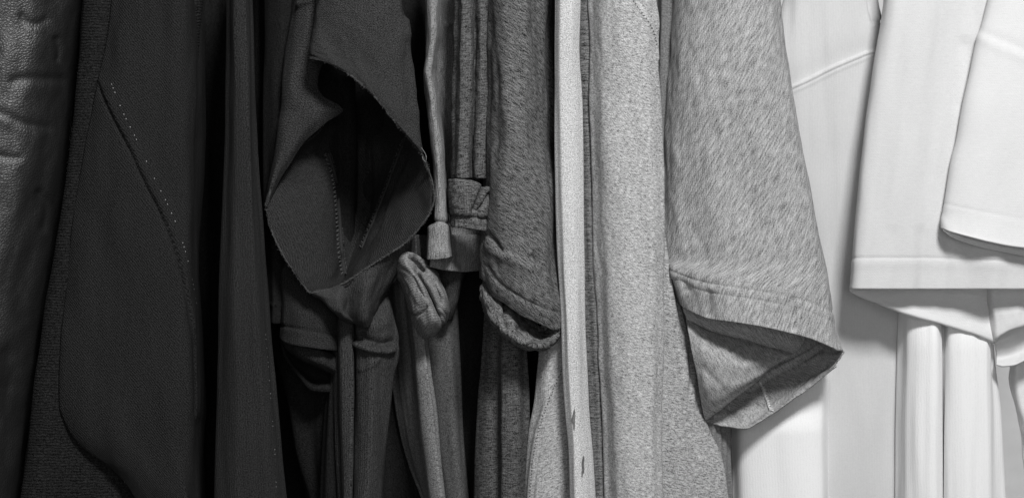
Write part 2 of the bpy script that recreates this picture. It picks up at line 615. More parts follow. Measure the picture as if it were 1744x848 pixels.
st = [(x + 12, y - 8) for x, y in seam[:-2]]
s_ = stitches('stitching', b, [st], M['thread_w'], g, 8, 5.5, .85, .5, skip=.35, seed=4)
stitches('dark_stitching', b, [[(x + 21, y - 10) for x, y in seam[:-2]]], M['thread_k'], g, 7, 4.5, .7, .8)

# ------------------------------------------------------------------ black t-shirt C
g = thing('black_shirt', 'narrow black shirt fold with a line of fine white stitches down its lower right edge', 'shirt', 410, T0)
rows = [(y, [l, 96, l * .65 + r * .35, 116, l * .3 + r * .7, 116, r, 92]) for y, l, r in
        [(T0, 389, 425), (0, 388, 428), (200, 386, 436), (400, 379, 449), (500, 374, 456), (600, 372, 463), (700, 370, 473), (780, 369, 480), (848, 368, 488), (B0, 367, 496)]]
b = sheet('sleeve', col(rows, 13), M['black_b'], g, 1.8, wr=[(3, 22, 220, 8)])
sheet('body', col([(T0, [300, -200, 380, -190, 480, -200]), (B0, [290, -200, 380, -190, 540, -200])], 14, 120), M['black_c'], g, 2, step=5, wr=[(16, 26, 260, 4)])  # wide dark backing added so the gaps beside the fold stay black
stitches('stitching', b, [[(450, 560), (457, 640), (463, 720), (467, 765), (470, 850), (474, 905)]], M['thread_w'], g, 8, 5, .8, .5, skip=.5, seed=9)
stitches('dark_stitching', b, [[(425, 0), (432, 150), (440, 300), (446, 450), (452, 560)]], M['thread_k'], g, 8, 5, .7)

# ------------------------------------------------------------------ faded black sleeve D
g = thing('black_shirt', 'shadowed black shirt sleeve with a straight short hem, left of the cut-off sweatshirt', 'shirt', 470, T0)
rows = [(y, [l, 10, (l + r) / 2, 26, r, 20]) for y, l, r in
        [(T0, 452, 515), (0, 451, 512), (200, 450, 500), (350, 450, 490), (470, 451, 484), (530, 452, 482), (551, 452, 482)]]
sheet('sleeve', col(rows, 8, 120), M['black_c'], g, 2, wr=[(3, 20, 150, 4)], rel=[([(440, 520), (490, 518)], 2.5, -2, 'g')])
rows = [(y, [l, -60, (l + r) / 2, -46, r, -60]) for y, l, r in [(T0, 430, 600), (400, 434, 600), (600, 470, 600), (700, 496, 600), (780, 512, 590), (848, 530, 580), (B0, 545, 590)]]
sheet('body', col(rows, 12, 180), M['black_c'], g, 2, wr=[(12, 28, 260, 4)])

# ------------------------------------------------------------------ black sleeve F with open hem
g = thing('black_shirt', 'black short sleeve with a drooping open hem below the cut-off sweatshirt', 'shirt', 520, 400)
rows = [R(430, 470, -10, 480, 0, 510, 0, 545, -20, 575, -60, 585, -80),
        R(490, 477, 14, 485, 30, 512, 36, 545, 20, 570, -10, 582, -40),
        R(540, 479, 20, 486, 40, 512, 56, 545, 58, 568, 40, 582, 0),
        [(477, 560, 22), (486, 566, 42), (512, 572, 58), (545, 578, 62), (568, 580, 44), (582, 582, 0)],
        [(477, 575, 18), (484, 583, 42), (512, 590, 62), (545, 594, 66), (566, 597, 48), (582, 600, 0)]]
sheet('sleeve', rows, M['black_c'], g, 2, wr=[(3, 30, 60, 4)], rel=[([(470, 553), (520, 562), (580, 572)], 3, -3, 'g')]).data.materials[0] = M['black_b']
rows = [[(481, 578, 12), (510, 588, 40), (545, 596, 44), (570, 604, 20)],
        [(488, 592, 16), (512, 602, 44), (545, 614, 48), (571, 628, 26)],
        [(494, 600, 0), (515, 612, 30), (545, 626, 30), (572, 640, 10)]]
sheet('hem_fold', rows, M['black_b'], g, 2.4, wr=[(2, 20, 20, 2)])
rows = [[(479, 580, 5), (505, 600, -30), (540, 615, -40), (572, 620, -30)],
        [(482, 598, 8), (505, 624, -10), (540, 645, -20), (572, 645, -10)],
        [(488, 612, 12), (508, 634, 10), (535, 660, 10), (572, 662, 0)],
        [(492, 618, 8), (510, 642, 6), (534, 667, 6), (572, 668, 0)]]
sheet('sleeve_inside', rows, M['black_c'], g, 2.4, wr=[(2, 20, 20, 2)])

# ------------------------------------------------------------------ cut-off sweatshirt E
g = thing('cutoff_sweatshirt', 'soot black sweatshirt with a wide gaping cut-off sleeve and raw frayed edge', 'sweatshirt', 600, T0)
rows = []
for y, l, r in [(T0, 507, 610), (0, 501, 606), (60, 493, 590), (105, 487, 552), (125, 485, 543), (145, 483, 541), (162, 482, 549), (178, 481, 572),
                (188, 480, 584), (196, 479, 573), (208, 477, 556), (226, 475, 535), (252, 471, 512), (282, 466, 491), (318, 459, 470), (340, 455, 459), (352, 452.5, 454)]:
    k = min(1, (r - l) / 40)
    rows.append(R(y, l + 4, -60, l, 40, l + (r - l) * .08, 62, l + (r - l) * .3, 74, l + (r - l) * .6, 72, l + (r - l) * .9, 62, r, 58))
sheet('sleeve_side', rows, M['soot'], g, 2.6, step=2.4, wr=[(4, 30, 120, 7)], rel=[([(512, 8), (532, -2)], 5, -6, 'g')])
rows = [R(T0, 548, 100, 552, 112, 585, 124, 630, 128, 670, 112, 682, 90, 676, -60),
        R(0, 539, 102, 543, 116, 578, 130, 625, 134, 668, 122, 690, 96, 686, -60),
        [(534, 55, 106), (538, 56, 120), (572, 62, 132), (616, 74, 138), (668, 92, 130), (701, 98, 100), (697, 98, -60)],
        [(530, 90, 108), (534, 88, 122), (564, 92, 134), (612, 116, 142), (668, 152, 136), (709, 170, 104), (705, 170, -50)],
        [(528, 100, 108), (532, 98, 122), (562, 102, 136), (613, 134, 146), (668, 190, 142), (713, 232, 112), (709, 236, -30)],
        [(526.5, 104.5, 106), (531, 102, 122), (561, 108, 136), (613, 141, 146), (667, 200, 142), (718, 262, 116), (716, 268, -20)]]
sheet('sleeve_front', rows, M['soot'], g, 2.6, step=2.4, wr=[(4, 40, 120, 3), (1.5, 16, 24, 2)],
      rel=[([(684, -20), (690, 14), (694, 34)], 4, -10, 'g_f'), ([(700, 60), (690, 120), (700, 190)], 10, -4, 'g_f')])
rows = [R(60, 520, -10, 535, -60, 555, -110, 580, -140, 610, -150, 660, -130, 684, -60, 690, -10, 694, 50),
        R(150, 536, -20, 552, -70, 562, -110, 590, -140, 620, -150, 660, -120, 684, -60, 692, 0, 698, 70),
        R(210, 549, 22, 562, -40, 578, -80, 600, -130, 628, -140, 664, -100, 684, -50, 694, 0, 706, 80),
        R(262, 498, 44, 518, 12, 550, -30, 590, -80, 628, -100, 664, -70, 682, -36, 694, 10, 719, 92),
        R(320, 458, 54, 497, 30, 556, -10, 582, -88, 624, -120, 650, -84, 664, -20, 695, 44, 737, 96),
        R(350, 452, 66, 500, 44, 558, 0, 584, -78, 620, -104, 642, -62, 656, -6, 690, 52, 736, 96),
        R(390, 460, 72, 508, 58, 562, 8, 585, -62, 612, -80, 630, -36, 642, 8, 670, 60, 712, 94),
        R(430, 480, 76, 518, 64, 566, 24, 584, -36, 600, -58, 615, -14, 626, 30, 642, 66, 668, 92),
        R(460, 499, 80, 526, 70, 564, 40, 583, -14, 590, -24, 598, 10, 604, 50, 612, 72, 620, 88),
        R(484, 516, 84, 532, 78, 560, 58, 576, 34, 579, 32, 582, 40, 584, 56, 587, 70, 590, 86),
        R(497, 530, 84, 534, 84, 548, 80, 552, 78, 554, 78, 556, 78, 558, 80, 560, 82, 562, 84)]
b = sheet('sleeve_inside', rows, M['terry'], g, 2.4, step=2.6, wr=[(3, 40, 90, 7)],
          rel=[([(628, 220), (630, 300), (625, 360), (606, 410)], 5, -10, 'g_f'), ([(702, 236), (690, 264), (680, 292), (668, 322), (656, 352), (643, 384), (630, 410)], 4, -8, 'g_f')])
s1 = [(556, 262), (565, 290), (571, 320), (574, 350), (577, 400), (580, 440), (586, 470)]
s2 = [(693, 236), (682, 262), (671, 292), (660, 322), (648, 352), (636, 382), (626, 404), (618, 424)]
cord('inner_seam', b, s1, 3.4, M['thread_k'], g, 3)
stitches('seam_stitching', b, [[(x - 4, y) for x, y in s1], [(x + 4, y) for x, y in s1]], M['thread_e'], g, 3.6, 4.5, 1.3, 3.2, zig=2.6, skip=.05)
cord('inner_seam', b, s2, 2.6, M['thread_k'], g, 2)
stitches('seam_stitching', b, [[(x - 4, y) for x, y in s2]], M['thread_e'], g, 3.8, 4.5, 1.1, 2.8, zig=2.2, skip=.1)
rim = [(452, 350, 68), (460, 386, 72), (480, 430, 78), (499, 460, 80), (516, 484, 84), (530, 498, 86), (560, 493, 86), (588, 481, 88), (620, 460, 90), (650, 440, 92),
       (685, 418, 93), (712, 391, 95), (730, 366, 97), (740, 336, 98), (735, 306, 97), (719, 264, 118)]
rim_top = [(527, 104, 108), (540, 101, 126), (561, 108, 137), (585, 121, 142), (613, 141, 147), (642, 169, 146), (667, 200, 143), (695, 234, 128), (719, 264, 116)]
sp1 = smooth_path(rim, 2.0)
sp2 = smooth_path(rim_top, 2.0)
rg = random.Random(5)
tb = []
for sp in (sp1, sp2):
    pts = [W(p[0] + rg.uniform(-.7, .7), p[1] + rg.uniform(-.7, .7), p[2] + rg.uniform(-1, 1)) for p in sp]
    tb.append((pts, [S * rg.uniform(.8, 1.7) for _ in pts]))
build_tubes('raw_edge', tb, M['thread_e'], g)
fray('frayed_threads', rim, M['thread_e'], g, 700, 1.5, 5, .45, 3)['kind'] = 'stuff'
fray('frayed_threads', rim_top, M['thread_e'], g, 420, 1.5, 5, .45, 4)['kind'] = 'stuff'
# one curled loose thread near the right corner
th_ = [(716, 250, 118), (722, 258, 122), (726, 268, 122), (725, 276, 120), (720, 270, 118), (719, 262, 117)]
build_tubes('loose_thread', [([W(*p) for p in smooth_path(th_, 1.5)], .5 * S)], M['grey_i'], g)
# the outside of the lower lip, tucked behind
rows = [[(526, 496, 82), (546, 494, 83), (566, 490, 84), (590, 478, 86), (620, 458, 86), (655, 436, 86), (700, 404, 86)],
        [(532, 501, 80), (554, 506, 92), (575, 510, 96), (594, 506, 76), (622, 490, 98), (650, 470, 70), (700, 430, 50)],
        [(548, 510, 76), (568, 526, 92), (582, 530, 96), (592, 532, 72), (618, 520, 100), (642, 505, 66), (668, 480, 30)],
        [(562, 522, 66), (580, 540, 80), (592, 543, 86), (600, 545, 76), (618, 545, 94), (637, 530, 58), (650, 510, 20)],
        [(570, 530, 50), (584, 545, 62), (596, 548, 66), (606, 551, 66), (622, 557, 76), (634, 548, 48), (645, 530, 10)]]
sheet('lower_lip', rows, M['char_a'], g, 2.2, step=2.4, wr=[(2, 20, 30, 3)])

# ------------------------------------------------------------------ charcoal ribbed top G
g = thing('ribbed_sweater', 'charcoal ribbed sweater hanging in two tubular folds under the cut-off sweatshirt', 'sweater', 620, 420)
rows = []
for y, l, c, r in [(420, 560, 600, 652), (480, 562, 600, 656), (540, 566, 603, 668), (585, 569, 603.5, 676), (610, 570, 604, 674), (640, 571, 604, 667), (700, 572, 603, 661),
                   (760, 574, 602, 655), (848, 578, 601, 648), (B0, 580, 600, 642)]:
    e = min(1, max(0, (545 - y) / 70)) * 150
    rows.append((y, [l, 26 - e, l * .55 + c * .45, 48 - e, c - 4, 50 - e, c, 22 - e, c + 5, 44 - e, c * .5 + r * .5, 60 - e * .7, r, 38 - e * .3]))
b = sheet('body', col(rows, 12, 200), M['char_a'], g, 2.2, step=2.6, wr=[(4, 24, 200, 4)],
          rel=[([(604, 580), (625, 593), (650, 598), (672, 592)], 5, -13, 'g_f'), ([(606, 568), (628, 580), (655, 585), (676, 578)], 8, 9, 'g_f'),
               ([(612, 632), (632, 622), (650, 606)], 4, -4, 'g_f'), ([(610, 540), (640, 556), (665, 545)], 8, -5, 'g_f')])
rows = [(y, [l, -10, (l + 570) / 2, 4, 586, 0]) for y, l in [(560, 566), (640, 560), (700, 554), (780, 549), (848, 546), (B0, 543)]]
sheet('back_fold', col(rows, 8, 120), M['black_c'], g, 2)

# ------------------------------------------------------------------ grey fleece S with knotted sleeve H
g = thing('fleece_sweater', 'grey fleece sweater with a twisted rolled sleeve end and one bright lengthwise fold', 'sweater', 730, 420)
rows, side = [], []
for y, l, a, c, r in [(400, 655, 690, 712, 776), (520, 660, 698, 722, 778), (600, 666, 706, 729, 781), (640, 668, 709, 733, 783), (690, 674, 714, 740, 785), (740, 684, 719, 745, 788),
                      (790, 699, 726, 750, 792), (848, 721, 733, 757, 797), (B0, 738, 745, 766, 803)]:
    e = 18 * min(1, max(0, (640 - y) / 70))
    rows.append((y, [l, -90 - e, l * .6 + a * .4, -62 - e, a - 4, -30 - e, a + 3, 18 - e, c - 5, 30 - e, c, 8 - e]))
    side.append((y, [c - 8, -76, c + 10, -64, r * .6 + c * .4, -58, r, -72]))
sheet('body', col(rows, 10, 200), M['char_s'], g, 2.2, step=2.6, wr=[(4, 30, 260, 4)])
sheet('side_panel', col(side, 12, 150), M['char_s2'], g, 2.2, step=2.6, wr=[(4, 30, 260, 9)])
rows = [R(430, 735, -30, 760, -20, 790, -26, 800, -60), R(470, 740, -26, 765, -8, 784, -14, 790, -60), R(500, 745, -20, 765, -6, 779, -14, 782, -60),
        R(525, 750, -20, 763, -8, 773, -16, 775, -60), R(545, 752, -26, 760, -20, 766, -30, 768, -60)]
sheet('hem_corner', rows, M['char_a'], g, 2, wr=[(2, 20, 30, 3)])
rows = [[(668, 446, 20), (674, 434, 50), (688, 429, 66), (700, 430, 66), (710, 434, 50), (722, 446, 44), (732, 456, 20)],
        [(671, 460, 26), (681, 450, 66), (692, 447, 82), (703, 450, 72), (712, 449, 46), (726, 456, 68), (744, 464, 24)],
        [(680, 478, 28), (692, 470, 76), (704, 466, 92), (713, 472, 60), (720, 468, 76), (736, 472, 82), (750, 480, 28)],
        [(688, 496, 30), (702, 490, 84), (718, 486, 98), (726, 494, 60), (732, 488, 84), (748, 494, 84), (757, 498, 30)],
        [(693, 514, 30), (707, 508, 86), (724, 504, 100), (735, 510, 60), (740, 504, 84), (754, 509, 80), (763, 514, 28)],
        [(699, 534, 30), (713, 530, 86), (731, 524, 98), (743, 527, 62), (747, 522, 80), (757, 525, 76), (764, 530, 26)],
        [(709, 558, 30), (722, 552, 82), (738, 543, 94), (750, 541, 62), (752, 537, 70), (757, 538, 60), (761, 541, 24)],
        [(721, 574, 26), (731, 567, 66), (743, 556, 78), (752, 549, 56), (753, 547, 60), (756, 547, 50), (758, 548, 20)],
        [(723, 575, 16), (735, 572, 40), (744, 566, 50), (753, 553, 40), (755, 551, 44), (757, 549, 36), (758, 549, 14)]]
b = sheet('rolled_sleeve', rows, M['char_h'], g, 2.2, step=2.0, wr=[(1.6, 18, 40, 7), (.8, 9, 24, 3)],
          rel=[([(702, 462), (712, 490), (730, 512)], 3, -3, 'g_f'), ([(690, 486), (704, 512), (712, 546)], 3, 3, 'g_f'), ([(738, 474), (748, 500), (752, 520)], 3, -4, 'g_f'), ([(696, 530), (706, 536), (718, 534), (728, 522)], 2.5, -6, 'g'), ([(694, 434), (708, 446), (724, 464)], 3, -10, 'g_f'),
               ([(690, 470), (706, 500), (716, 520)], 3, 2, 'g_f')])
rows = [[(655 + 16 * math.cos(a) * f, 456 + 24 * math.sin(a) * f, dd_) for a in [i * math.pi / 5 + .3 for i in range(11)]] for f, dd_ in
        [(1.0, -10), (1.05, 14), (.9, 30), (.7, 32), (.55, 20), (.45, -20)]]
rows = [[(x + 12, y, d) for x, y, d in r_] for r_ in rows]
sheet('sleeve_roll', rows, M['char_a'], g, 2, step=2, wr=[(2, 10, 14, 3)])

# ------------------------------------------------------------------ brushed grey sleeve I
g = thing('brushed_sweatshirt', 'brushed grey sweatshirt sleeve seen edge on as a thin pale strip with a notched cuff', 'sweatshirt', 745, T0)
rows = []
for y, l, r, q, dq in [(T0, 728, 748, 782, 0), (0, 727, 747, 782, 0), (57, 728, 744, 782, 0), (96, 727, 739, 782, 0), (124, 723, 737, 782, 0), (147, 725, 740, 783, 0), (184, 730, 744, 784, 0),
                       (240, 735, 751, 786, 0), (297, 741, 755, 790, 0), (340, 742, 758, 796, 0), (372, 741, 761, 805, 0), (382, 739, 762, 808, 0), (388, 731, 763, 810, 0), (410, 730, 764, 815, 2), (432, 729, 766, 820, 2)]:
    rows.append(R(y, l + 4, -60, l, 70, l + 2, 84, (l + r) / 2, 92, r - 2, 84, r, 66, r + 4, -10, q - 8, -44, q + 25, -60))
rows.append([(732, 440, -60), (728.5, 440, 72), (730.5, 442, 84), (746, 441, 90), (764, 438, 84), (767, 437, 66), (771, 450, -10), (812, 458, -30), (845, 456, -60)])
b = sheet('sleeve', rows, M['grey_i'], g, 2.4, step=2.2, wr=[(2.5, 20, 60, 7)],
          rel=[([(728, 380), (745, 377), (762, 380)], 3, -4, 'g'), ([(758, 45), (762, 40), (774, 38)], 4, 6, 'g_f')])
rows = [R(400, 740, 30, 760, 20, 790, -10, 826, -36), [(734, 444, 66), (752, 446, 50), (790, 452, -4), (824, 449, -34)],
        [(733, 454, 70), (750, 459, 54), (790, 463, -2), (822, 460, -34)]]
sheet('cuff', rows, M['grey_i'], g, 2.4, step=2.4, wr=[(2, 20, 30, 7)])
stitches('stitching', b, [[(730, 381), (745, 379), (761, 381)]], M['grey_i'], g, 5, 4, 1.1, 1.5)

# ------------------------------------------------------------------ dark marl long sleeve K
g = thing('marl_shirt', 'dark marl shirt sleeve ending in a gathered ribbed cuff', 'shirt', 795, T0)
rows = []
for y, l, c, r in [(T0, 777, 810, 842), (0, 776, 809, 842), (110, 773, 809, 842), (240, 771, 806, 842), (290, 771, 804, 842), (304, 771, 805, 842)]:
    rows.append((y, [l, 70, l * .6 + c * .4, 92, c - 9, 90, c, 44, c + 10, 62, r, 50]))
sheet('sleeve', col(rows, 12, 160), M['marl_k'], g, 2.2, step=2.6, wr=[(1.6, 24, 26, 5), (2, 16, 90, 8)])
rows = [[(765, 309, 40), (767, 306, 80), (775, 305, 98), (790, 306, 104), (810, 310, 100), (830, 318, 90), (842, 324, 60)],
        R(330, 764, 40, 766, 82, 775, 102, 792, 108, 812, 104, 832, 92, 842, 60),
        R(362, 767, 40, 769, 80, 778, 100, 792, 106, 810, 102, 828, 90, 840, 60),
        R(372, 769, 40, 770, 76, 778, 93, 792, 98, 810, 95, 828, 84, 840, 56),
        [(771, 384, 40), (772, 386, 76), (779, 388, 94), (792, 389, 98), (810, 391, 96), (826, 394, 84), (838, 396, 56)]]
b = sheet('cuff', rows, M['marl_k'], g, 3, step=2.0, wr=[(2, 12, 12, 2)],
          rel=[([(823, 318), (814, 340), (806, 362)], 4.5, -16, 'g'), ([(834, 330), (824, 348), (813, 364)], 4, -13, 'g'), ([(768, 367), (800, 370), (836, 374)], 2.5, -5, 'g')] +
              [([(774 + k * 5, 371), (775 + k * 5, 388)], 1.5, -2.5, 'g') for k in range(11)])

# ------------------------------------------------------------------ charcoal marl sleeve L
g = thing('marl_sweatshirt', 'charcoal marl sweatshirt with a wide sleeve turned up at its rolled cuff', 'sweatshirt', 880, T0)
rows = [R(T0, 830, -60, 834, 60, 845, 90, 870, 112, 888, 108, 904, 76, 922, 36, 938, -10, 942, -80),
        R(0, 828, -60, 833, 60, 845, 92, 870, 114, 890, 110, 904, 76, 922, 36, 938, -10, 942, -80),
        R(120, 828, -60, 834, 60, 846, 92, 870, 116, 892, 112, 908, 80, 926, 40, 940, -10, 943, -80),
        R(240, 828, -60, 832, 62, 844, 94, 870, 118, 894, 114, 913, 84, 929, 48, 941, 0, 944, -80),
        R(330, 824, -60, 828, 62, 840, 94, 868, 118, 896, 120, 916, 104, 932, 70, 942, 24, 944, -70),
        R(400, 822, -50, 824, 60, 836, 92, 864, 116, 894, 120, 918, 108, 934, 78, 943, 30, 944, -50),
        [(821, 440, -30), (823, 442, 62), (836, 448, 94), (864, 462, 118), (894, 474, 124), (920, 484, 112), (940, 478, 82), (950, 482, 40), (950, 486, -20)],
        [(821, 462, -10), (824, 466, 66), (840, 490, 90), (866, 508, 110), (896, 524, 114), (924, 534, 106), (944, 528, 84), (955, 520, 50), (955, 522, 0)],
        [(821, 470, -10), (825, 476, 66), (842, 501, 84), (866, 521, 102), (896, 541, 106), (924, 553, 98), (942, 562, 80), (953, 560, 50), (954, 556, 10)]]
sheet('sleeve', rows, M['marl_l'], g, 2.6, step=2.2, wr=[(6, 40, 130, 7), (1, 26, 40, 3)],
      rel=[([(829, 394), (842, 410), (853, 424), (858, 432)], 4, -9, 'g_f'), ([(826, 410), (845, 430), (880, 446), (910, 462)], 9, 6, 'g_f'),
           ([(830, 452), (848, 478), (880, 502), (920, 522), (948, 532)], 3.0, -3.5, 'g'), ([(905, 430), (912, 442), (920, 450)], 6, -7, 'g_f'),
           ([(894, 60), (900, 130), (912, 200)], 8, 4, 'g_f')])
sl = [o for o in g.children if o.name.startswith('sleeve')][0]
stitches('cuff_stitching', sl, [[(828, 464), (846, 490), (872, 511), (900, 529), (926, 542), (948, 550)]], M['thread_g'], g, 3.4, 5, .7, 1.2, zig=4.5)
rows = [[(822, 478, 40), (842, 505, 64), (862, 518, 66), (896, 544, 26), (924, 558, 10), (944, 560, 50), (950, 556, 60)],
        [(820, 488, 54), (840, 518, 92), (862, 534, 92), (893, 558, 58), (922, 568, 20), (942, 566, 56), (951, 558, 62)],
        [(820, 500, 54), (838, 532, 108), (864, 546, 98), (893, 572, 96), (920, 584, 84), (942, 574, 70), (952, 560, 62)],
        [(823, 514, 54), (838, 542, 104), (864, 566, 110), (893, 584, 108), (920, 590, 98), (942, 579, 76), (952, 564, 58)],
        [(824, 520, 20), (839, 548, 64), (865, 575, 78), (893, 591, 78), (920, 594, 74), (942, 583, 56), (951, 570, 40)],
        [(826, 518, -30), (841, 544, -10), (867, 570, 0), (893, 585, 0), (920, 588, 0), (940, 578, -10), (948, 568, -20)]]
sheet('rolled_cuff', rows, M['marl_l'], g, 4.0, step=2.0, wr=[(3, 16, 16, 7)],
      rel=[([(858, 515), (861, 540), (868, 566)], 4, -14, 'g'), ([(876, 556), (893, 570), (908, 588)], 3.5, -8, 'g_f'), ([(842, 520), (848, 545), (852, 562)], 4, -5, 'g_f')])
rows = []
for y, l, c, r in [(480, 828, 856, 893), (560, 824, 854, 894), (627, 820, 852, 897), (675, 816, 852, 899), (738, 813, 851, 900), (800, 810, 852, 897), (848, 809, 852, 897), (B0, 807, 852, 897)]:
    rows.append((y, [l, -20, l * .5 + c * .5, -4, c - 4, -2, c, 8, c + 5, 34, c * .5 + r * .5, 36, r, 10]))
sheet('body', col(rows, 9, 200), M['marl_r'], g, 2.2, step=2.6, wr=[(3, 24, 160, 4)])
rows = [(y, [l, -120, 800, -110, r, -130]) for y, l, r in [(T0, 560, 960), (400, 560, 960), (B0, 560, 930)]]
g = thing('dark_jacket', 'near black backing sheet added behind the gaps to keep them dark', 'jacket', 810, 500, -130)  # not a jacket: backing added to block the wall and blacken the gaps
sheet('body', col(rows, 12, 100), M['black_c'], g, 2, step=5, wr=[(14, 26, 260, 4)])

# ------------------------------------------------------------------ light heather Q (lower)
g = thing('heather_sweatshirt', 'light heather grey sweatshirt edge with slanting coverstitch, below the rolled marl cuff', 'sweatshirt', 930, 560)
rows = [(y, [l, 18, l + 20, 32, l + 50, 30, l + 100, 16]) for y, l in
        [(540, 926), (596, 919), (640, 914), (690, 910), (738, 902), (770, 898), (800, 896), (848, 895), (B0, 894)]]
b = sheet('body', col(rows, 9, 200), M['heath_q'], g, 2.2, step=2.6, wr=[(3, 30, 120, 3)],
          rel=[([(957, 628), (940, 665), (925, 705), (914, 745), (907, 790), (903, 850), (902, 900)], 3.2, -3.2, 'g'),
               ([(966, 632), (948, 672), (932, 712), (921, 750), (914, 795), (909, 850), (908, 900)], 3, 2.6, 'g')])
stitches('stitching', b, [[(957, 630), (940, 667), (925, 707), (914, 747), (907, 792), (903, 850), (902, 900)]], M['thread_s'], g, 5.5, 4.5, 1.2, 1.0, zig=2.2)
stitches('stitching', b, [[(970, 628), (951, 670), (935, 711), (924, 750), (917, 795), (912, 850)]], M['thread_l'], g, 4.5, 3, .7, .8)

# ------------------------------------------------------------------ linen strip M
g = thing('linen_shirt', 'pale grey linen weave shirt edge, a bright narrow strip with two small dark spots', 'shirt', 967, T0)
rows = []
for y, l, r in [(T0, 946, 988), (0, 946, 988), (85, 945, 986), (170, 945, 990), (300, 947, 992), (424, 950, 994), (549, 957, 996), (624, 959, 999), (704, 964, 1003), (770, 969, 1008), (848, 971, 1013), (B0, 972, 1017)]:
    k = min(1, max(0, (y - 400) / 300))
    rows.append((y, [l, 74, l * .75 + r * .25, 84, l * .4 + r * .6, 82 - 6 * k, r, 70 - 14 * k]))
b = sheet('body', col(rows, 7, 230), M['linen'], g, 1.4, step=2.2, wr=[(2, 20, 200, 4)])
for sx_, sy_, w_, h_ in [(977, 714, 2.0, 19), (992, 790, 2.2, 15), (990, 806, 1.2, 6)]:  # small elongated dark spots laid on the cloth
    pts, fc = [], []
    n_ = 14
    ok = True
    for k in range(n_):
        a = 2 * math.pi * k / n_
        h = hit(b, sx_ + w_ * math.cos(a) * (1 + .3 * math.sin(3 * a + sy_)) , sy_ + h_ * math.sin(a) * (1 + .1 * math.cos(5 * a)))
        if h is None:
            ok = False
            break
        pts.append(h[0] + h[1] * 0.0012)
    if ok:
        pts2 = [p + Vector((0, 0.0006, 0)) for p in pts]
        link('stain', [tuple(p) for p in pts + pts2], [tuple(range(n_)), tuple(range(n_, 2 * n_))[::-1]] + [(i, (i + 1) % n_, n_ + (i + 1) % n_, n_ + i) for i in range(n_)],
             M['stain'], g, [(p[0] / S, p[2] / S) for p in pts + pts2], smooth=False)

# ------------------------------------------------------------------ slate strip N
g = thing('slub_shirt', 'dark slate slub shirt, a thin strip between linen shirt and light heather sweatshirt', 'shirt', 998, T0)
rows = [(y, [l, 34, (l + r) / 2, 46, r, 30]) for y, l, r in
        [(T0, 980, 1018), (85, 980, 1020), (300, 984, 1022), (424, 988, 1026), (600, 996, 1034), (700, 1000, 1038), (848, 1004, 1044), (B0, 1006, 1048)]]
sheet('body', col(rows, 8, 200), M['slub'], g, 1.8, step=2.6, wr=[(3, 14, 200, 4)])

# ------------------------------------------------------------------ light heather sweatshirt O and P
g = thing('heather_sweatshirt', 'broad light heather grey sweatshirt with a coverstitched shoulder seam at the top of the photo', 'sweatshirt', 1060, T0)
rows = []
for y, l, r in [(T0, 1003, 1110), (0, 1004, 1116), (42, 1006, 1121), (85, 1007, 1119.5), (156, 1006, 1122), (238, 1007, 1126), (330, 1010, 1128), (424, 1012, 1129.5), (524, 1017, 1128), (600, 1021, 1126),
                (674, 1025, 1126), (760, 1028, 1126), (848, 1031, 1127), (B0, 1033, 1128)]:
    rows.append((y, [l, 66, l * .8 + r * .2, 92, (l + r) / 2, 104, l * .2 + r * .8, 104, r, 90]))
b = sheet('sleeve', col(rows, 14, 230), M['heath_o'], g, 2.4, step=2.4, wr=[(4, 60, 240, 4), (1.5, 20, 50, 5)],
          rel=[([(1066, -20), (1078, 2), (1094, 24), (1108, 46), (1116, 70), (1119, 100)], 3.0, -2.0, 'g'),
               ([(1074, -22), (1088, 0), (1102, 20), (1110, 36)], 3.5, 1.6, 'g_f')])
stitches('seam_stitching', b, [[(1066, -20), (1078, 2), (1094, 24), (1108, 46), (1116, 70), (1119, 96)]], M['thread_s'], g, 6, 4.5, 1.5, 1.0, zig=2.6)
stitches('seam_stitching', b, [[(1072, -24), (1086, -2), (1101, 18), (1113, 38), (1119, 60)]], M['thread_l'], g, 5.5, 4.5, 1.3, 1.8, zig=1.5)
rows = []
for y, r in [(400, 1126), (440, 1134), (473, 1143), (526, 1158), (582, 1172), (654, 1187), (710, 1200), (740, 1210), (760, 1221), (800, 1233), (848, 1241), (B0, 1248)]:
    rows.append((y, [1090, 20, 1108, 44, 1126, 50, (1126 + r) / 2 + 4, 50, r, 30]))
b = sheet('body', col(rows, 10, 200), M['heath_p'], g, 2.2, step=2.6, wr=[(5, 60, 160, 4)],
          rel=[([(1166, 600), (1168, 640), (1166, 690), (1160, 730), (1150, 790), (1142, 850), (1138, 910)], 2.6, -2.4, 'g'),
               ([(1178, 600), (1180, 640), (1178, 690), (1172, 730), (1163, 790), (1155, 850), (1150, 910)], 2.6, -2.4, 'g'),
               ([(1172, 600), (1174, 640), (1172, 690), (1166, 730), (1156, 790), (1149, 850)], 3, 2.0, 'g')])
stitches('seam_stitching', b, [[(1166, 600), (1168, 640), (1166, 690), (1160, 730), (1150, 790), (1142, 850)],
                               [(1178, 600), (1180, 640), (1178, 690), (1172, 730), (1163, 790), (1155, 850)]], M['thread_d'], g, 6, 4, .6, .5)

